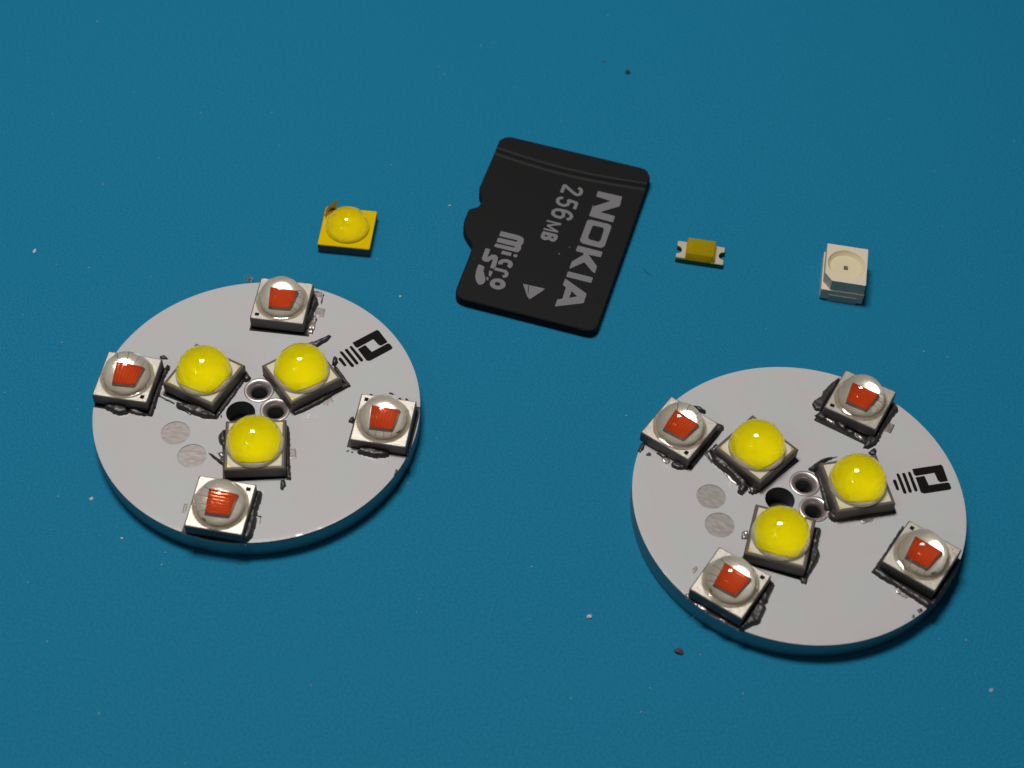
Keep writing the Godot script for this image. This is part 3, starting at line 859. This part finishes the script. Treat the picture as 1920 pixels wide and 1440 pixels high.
# solder on the left board: kind, height, outline
var BLOBS_LEFT := [
	["blob", 0.32, [V(-9.27,0.91),V(-9.06,0.60),V(-8.60,0.52),V(-8.05,0.51),V(-7.87,0.77),V(-7.75,1.23),V(-7.97,1.33),V(-8.33,1.40),V(-8.66,1.29),V(-8.93,1.10),V(-9.11,1.05)]],
	["blob", 0.20, [V(-7.80,0.82),V(-7.53,0.76),V(-7.17,0.91),V(-6.79,1.14),V(-6.65,1.34),V(-7.03,1.32),V(-7.49,1.23),V(-7.71,1.12)]],
	["blob", 0.12, [V(-6.63,-3.34),V(-6.41,-3.47),V(-6.15,-3.36),V(-6.08,-3.16),V(-6.35,-3.12),V(-6.58,-3.21)]],
	["blob", 0.30, [V(-6.06,-2.67),V(-5.84,-2.60),V(-5.83,-2.34),V(-6.00,-1.71),V(-6.06,-1.00),V(-6.11,-0.30),V(-6.18,0.30),V(-6.21,0.90),V(-6.27,1.33),V(-6.55,1.31),V(-6.48,0.54),V(-6.36,-0.76),V(-6.16,-2.05)]],
	["trace", 0.06, [V(-5.88,-0.72),V(-5.75,-0.69),V(-6.05,-0.28),V(-5.56,-0.05),V(-5.04,0.21),V(-5.06,0.32),V(-5.61,0.08),V(-6.14,-0.23)]],
	["blob", 0.32, [V(-4.99,0.18),V(-4.57,0.28),V(-3.84,0.36),V(-3.45,0.41),V(-2.86,0.71),V(-2.49,0.90),V(-2.30,1.27),V(-2.64,1.27),V(-3.04,1.30),V(-3.47,1.14),V(-4.01,0.97),V(-4.56,0.75),V(-4.93,0.56)]],
	["blob", 0.25, [V(-1.12,-2.42),V(-0.95,-2.48),V(-0.85,-2.27),V(-0.68,-2.06),V(-0.72,-1.83),V(-0.98,-1.68),V(-1.20,-2.02)]],
	["blob", 0.14, [V(-1.04,-1.84),V(-1.14,-1.57),V(-1.54,-0.50),V(-1.90,0.31),V(-2.31,1.23),V(-2.48,1.20),V(-2.21,0.07),V(-1.76,-1.09),V(-1.28,-2.08)]],
	["crumb", 0.08, [V(-2.15,0.95),V(-2.05,0.90),V(-2.04,1.13),V(-2.14,1.12)]],
	["blob", 0.35, [V(2.36,-8.96),V(2.70,-8.77),V(2.81,-8.36),V(2.62,-7.73),V(2.48,-6.95),V(2.24,-6.27),V(2.11,-6.77),V(2.30,-7.81)]],
	["tin", 0.12, [V(2.28,-5.93),V(2.42,-6.70),V(2.65,-7.43),V(2.88,-7.14),V(2.72,-5.81)]],
	["blob", 0.05, [V(3.00,-9.26),V(3.08,-9.22),V(3.02,-8.35),V(2.92,-8.37)]],
	["blob", 0.22, [V(2.43,-4.99),V(2.99,-5.28),V(3.72,-5.81),V(3.93,-5.78),V(3.71,-5.34),V(3.26,-4.92),V(3.05,-4.78)]],
	["blob", 0.30, [V(4.19,-3.62),V(4.25,-4.05),V(4.47,-4.06),V(4.58,-3.69),V(4.45,-3.39),V(4.22,-3.42)]],
	["blob", 0.20, [V(4.31,-3.41),V(4.59,-3.26),V(5.58,-1.85),V(5.40,-1.71),V(4.96,-2.21),V(4.42,-3.00)]],
	["blob", 0.20, [V(2.04,0.34),V(2.06,0.02),V(3.60,-1.06),V(5.30,-2.07),V(5.55,-1.85),V(4.63,-1.13),V(3.93,-0.43),V(2.87,0.36),V(2.40,0.63)]],
	["blob", 0.32, [V(-1.66,2.02),V(-1.82,2.14),V(-2.05,2.55),V(-1.97,2.91),V(-1.71,3.25),V(-1.52,3.52),V(-1.43,3.16)]],
	["blob", 0.22, [V(-2.44,3.81),V(-2.13,3.94),V(-1.74,4.23),V(-1.51,4.03),V(-1.32,4.13),V(-1.29,4.76),V(-1.70,4.51),V(-2.16,4.12)]],
	["tin", 0.14, [V(-1.93,3.76),V(-1.60,3.67),V(-1.39,3.90),V(-1.50,4.12),V(-1.71,4.10)]],
	["blob", 0.22, [V(1.86,1.53),V(2.11,1.47),V(2.26,2.16),V(2.35,2.87),V(2.47,3.86),V(2.73,5.47),V(2.46,5.41),V(2.27,4.59)]],
	["blob", 0.12, [V(2.12,5.49),V(2.35,5.47),V(2.50,5.81),V(2.36,6.20),V(2.19,6.14)]],
	["blob", 0.34, [V(6.45,3.20),V(6.55,2.90),V(6.88,2.76),V(7.35,2.77),V(7.83,2.90),V(8.39,3.15),V(8.41,3.35),V(8.02,3.44),V(7.55,3.50),V(7.07,3.40),V(6.62,3.27)]],
	["blob", 0.16, [V(5.67,0.87),V(5.81,0.57),V(5.96,0.43),V(6.06,0.72),V(5.96,1.02),V(5.75,0.95)]],
	["blob", 0.20, [V(9.66,-0.43),V(9.83,-0.27),V(9.61,1.58),V(9.55,3.29),V(9.38,2.84),V(9.58,1.16)]],
	["crumb", 0.07, [V(5.76,3.11),V(5.89,3.00),V(5.99,3.01),V(5.87,3.16)]],
	["crumb", 0.06, [V(6.07,3.15),V(6.17,3.10),V(6.24,3.18),V(6.15,3.22)]],
	["crumb", 0.10, [V(7.88,-1.47),V(8.11,-1.55),V(8.34,-1.39),V(8.13,-1.40)]],
	["crumb", 0.10, [V(8.60,-1.15),V(8.73,-1.18),V(8.81,-1.04),V(8.64,-1.04)]],
	["crumb", 0.10, [V(9.01,-1.16),V(9.11,-1.19),V(9.23,-1.00),V(9.06,-1.01)]],
	["crumb", 0.08, [V(6.79,-1.33),V(6.96,-1.34),V(6.97,-1.26),V(6.80,-1.24)]],
	["blob", 0.38, [V(0.81,6.39),V(1.17,6.47),V(1.16,7.05),V(1.04,7.79),V(1.08,8.72),V(0.99,9.65),V(0.66,10.03),V(0.42,9.90),V(0.45,9.18),V(0.61,7.82)]],
	["trace", 0.04, [V(1.07,8.06),V(1.35,8.07),V(1.34,8.17),V(1.30,8.85),V(1.24,8.84),V(1.28,8.18),V(1.08,8.16)]],
	["crumb", 0.05, [V(8.86,4.34),V(8.94,4.13),V(9.02,4.42),V(8.82,4.69)]],
	["flat", 0.03, [V(3.89,-0.47),V(4.38,-0.99),V(4.63,-0.60),V(4.21,-0.17)]],
	["flat", 0.03, [V(2.29,3.16),V(2.75,3.09),V(2.89,3.87),V(2.39,3.94)]],
	["flat", 0.03, [V(2.38,-9.43),V(2.96,-9.42),V(2.97,-8.82),V(2.57,-8.84)]],
	["flat", 0.03, [V(2.61,-8.12),V(3.31,-8.03),V(3.30,-7.27),V(2.69,-7.40)]],
	["flat", 0.03, [V(-3.31,7.52),V(-3.07,7.53),V(-3.13,8.24),V(-3.34,8.23)]],
	["tin", 0.05, [V(7.64,3.39),V(8.10,3.31),V(8.02,3.48),V(7.72,3.48)]],
	["tin", 0.09, [V(-4.90,0.38),V(-4.61,0.27),V(-4.14,0.67),V(-3.87,1.07),V(-4.04,1.04),V(-4.50,0.74)]],
]
# solder on the right board: kind, height, outline
var BLOBS_RIGHT := [
	["flat", 0.03, [V(-3.61,7.66),V(-3.48,7.32),V(-3.29,7.49),V(-3.39,8.09)]],
	["blob", 0.22, [V(-8.38,-3.20),V(-8.01,-3.36),V(-7.48,-3.23),V(-7.48,-2.99),V(-7.92,-2.98)]],
	["blob", 0.25, [V(-6.56,-2.69),V(-6.02,-2.70),V(-5.97,-2.50),V(-6.08,-1.92),V(-6.24,-1.46),V(-6.32,-0.49),V(-6.39,0.65),V(-6.46,1.14),V(-6.82,0.97),V(-6.77,-0.52),V(-6.55,-1.66)]],
	["blob", 0.12, [V(-9.92,1.56),V(-9.96,0.94),V(-9.79,0.75),V(-9.65,1.23),V(-9.76,1.61)]],
	["crumb", 0.08, [V(-9.39,1.54),V(-9.26,1.28),V(-9.06,1.49),V(-9.30,1.67)]],
	["blob", 0.20, [V(-7.77,1.40),V(-7.38,1.00),V(-6.79,1.04),V(-6.72,1.36),V(-7.22,1.68),V(-7.61,1.67)]],
	["blob", 0.15, [V(-8.88,1.18),V(-8.39,0.82),V(-8.00,1.05),V(-8.31,1.32)]],
	["tin", 0.05, [V(-8.52,1.32),V(-8.21,1.06),V(-7.80,1.33),V(-8.00,1.67),V(-8.31,1.47)]],
	["blob", 0.40, [V(-6.11,-0.48),V(-5.85,-0.71),V(-5.38,-0.61),V(-4.78,-0.21),V(-4.19,0.01),V(-3.72,0.29),V(-3.19,0.54),V(-2.93,0.92),V(-3.06,1.53),V(-3.40,1.45),V(-3.50,0.97),V(-4.06,0.66),V(-4.56,0.48),V(-5.11,0.34),V(-5.56,0.13),V(-5.84,-0.26)]],
	["trace", 0.06, [V(-6.53,-0.33),V(-6.32,-0.49),V(-5.59,0.02),V(-5.61,0.22)]],
	["trace", 0.06, [V(-6.21,-0.42),V(-5.95,-1.30),V(-5.84,-1.22),V(-6.10,-0.34)]],
	["blob", 0.20, [V(-2.50,1.17),V(-2.87,1.11),V(-2.34,0.20),V(-1.79,-1.19),V(-1.35,-2.71),V(-1.08,-2.49),V(-1.59,-1.03),V(-2.22,0.49)]],
	["tin", 0.06, [V(-4.74,0.50),V(-4.50,0.41),V(-3.69,0.82),V(-3.54,1.01),V(-4.01,0.91)]],
	["tin", 0.10, [V(-2.93,0.81),V(-2.73,0.61),V(-2.48,0.79),V(-2.61,1.05)]],
	["blob", 0.20, [V(-1.12,-9.82),V(-1.40,-9.22),V(-1.63,-8.31),V(-1.60,-7.85),V(-1.86,-7.32),V(-1.91,-7.00),V(-1.55,-6.62),V(-1.16,-6.74),V(-1.17,-7.31),V(-1.15,-8.00),V(-1.04,-8.84)]],
	["blob", 0.20, [V(-1.41,-6.22),V(-1.22,-6.71),V(-0.75,-6.50),V(-0.66,-6.17),V(-0.99,-6.12)]],
	["blob", 0.22, [V(-0.10,-6.38),V(0.15,-6.66),V(0.55,-6.55),V(0.67,-6.05),V(0.32,-6.04)]],
	["blob", 0.14, [V(0.67,-6.25),V(1.14,-6.33),V(1.25,-6.02),V(0.86,-5.94)]],
	["blob", 0.28, [V(2.13,-5.35),V(2.01,-6.12),V(2.31,-6.57),V(2.80,-6.37),V(2.71,-5.95),V(2.43,-5.47)]],
	["tin", 0.08, [V(-0.77,-6.47),V(-0.13,-6.49),V(-0.06,-6.20),V(-0.66,-6.29)]],
	["tin", 0.08, [V(1.16,-6.26),V(1.83,-6.17),V(1.94,-5.90),V(1.32,-6.02)]],
	["blob", 0.30, [V(2.48,-9.41),V(2.95,-9.29),V(3.05,-9.10),V(2.91,-8.41),V(2.78,-7.39),V(2.78,-6.63),V(2.57,-6.05),V(2.37,-6.78),V(2.44,-8.14)]],
	["tin", 0.04, [V(2.66,-7.96),V(3.24,-8.04),V(3.26,-7.29),V(2.74,-7.15)]],
	["blob", 0.20, [V(2.49,-5.15),V(2.71,-5.69),V(2.91,-5.62),V(3.05,-5.05),V(2.73,-5.06)]],
	["blob", 0.26, [V(-0.29,-2.14),V(-0.10,-2.74),V(0.27,-3.41),V(0.96,-3.97),V(0.29,-3.00),V(0.27,-2.50),V(0.12,-2.18)]],
	["blob", 0.18, [V(0.19,-2.19),V(0.45,-2.25),V(1.08,-1.52),V(2.04,-0.01),V(1.78,0.13),V(0.93,-1.17)]],
	["blob", 0.30, [V(1.97,0.22),V(2.12,0.02),V(2.31,0.08),V(2.62,0.29),V(2.60,0.57),V(2.35,0.60),V(2.07,0.47)]],
	["blob", 0.20, [V(2.37,0.63),V(2.23,0.28),V(3.81,-0.90),V(5.22,-2.23),V(5.57,-1.80),V(4.49,-0.89),V(3.75,-0.25)]],
	["tin", 0.05, [V(3.70,-0.33),V(4.48,-1.00),V(4.55,-0.57),V(4.03,-0.09)]],
	["blob", 0.36, [V(1.60,1.58),V(1.90,1.48),V(2.06,1.61),V(2.17,2.18),V(2.31,2.81),V(2.60,3.21),V(2.66,3.73),V(2.57,4.61),V(2.52,5.05),V(2.29,4.90),V(2.16,4.01),V(1.76,2.41)]],
	["blob", 0.16, [V(2.33,5.52),V(2.10,5.10),V(2.31,4.78),V(2.56,4.71),V(2.62,5.43)]],
	["tin", 0.10, [V(-1.99,3.82),V(-1.80,3.64),V(-1.53,4.16),V(-1.87,4.42),V(-1.97,4.27)]],
	["blob", 0.34, [V(0.59,6.17),V(1.02,6.35),V(1.06,6.79),V(1.06,7.33),V(1.13,7.63),V(1.02,7.89),V(1.22,8.05),V(1.22,8.78),V(1.26,9.15),V(0.88,9.55),V(0.60,10.04),V(0.33,10.05),V(0.44,9.27),V(0.48,7.79)]],
	["tin", 0.14, [V(0.48,9.21),V(0.63,8.99),V(0.68,9.30),V(0.56,9.53)]],
	["tin", 0.06, [V(-3.35,9.33),V(-3.08,9.31),V(-2.86,9.43),V(-3.00,9.61)]],
	["tin", 0.06, [V(-2.45,9.67),V(-1.99,9.62),V(-1.59,9.80),V(-1.72,9.87),V(-2.24,9.82)]],
	["tin", 0.06, [V(-1.08,9.95),V(-0.62,9.86),V(-0.35,9.98),V(-0.59,10.05)]],
	["blob", 0.26, [V(5.67,2.82),V(5.73,2.49),V(6.05,2.39),V(6.74,2.68),V(7.37,2.78),V(7.98,2.82),V(8.60,2.92),V(9.45,3.18),V(9.41,3.56),V(8.91,3.47),V(8.46,3.36),V(7.91,3.29),V(7.12,3.07),V(6.39,3.02)]],
	["tin", 0.05, [V(7.28,3.15),V(7.39,2.95),V(8.21,3.27),V(8.07,3.54),V(7.32,3.43)]],
	["crumb", 0.07, [V(8.85,3.94),V(9.05,3.68),V(9.20,3.85),V(9.07,4.07)]],
	["crumb", 0.06, [V(8.72,4.48),V(8.80,4.29),V(8.95,4.46),V(8.84,4.56)]],
	["blob", 0.22, [V(9.84,-0.53),V(10.05,-0.42),V(9.94,1.51),V(9.64,3.21),V(9.37,3.28),V(9.55,1.58)]],
	["trace", 0.05, [V(6.18,-1.11),V(6.31,-1.15),V(5.90,2.13),V(5.84,2.61),V(5.70,2.80),V(5.72,2.45)]],
]
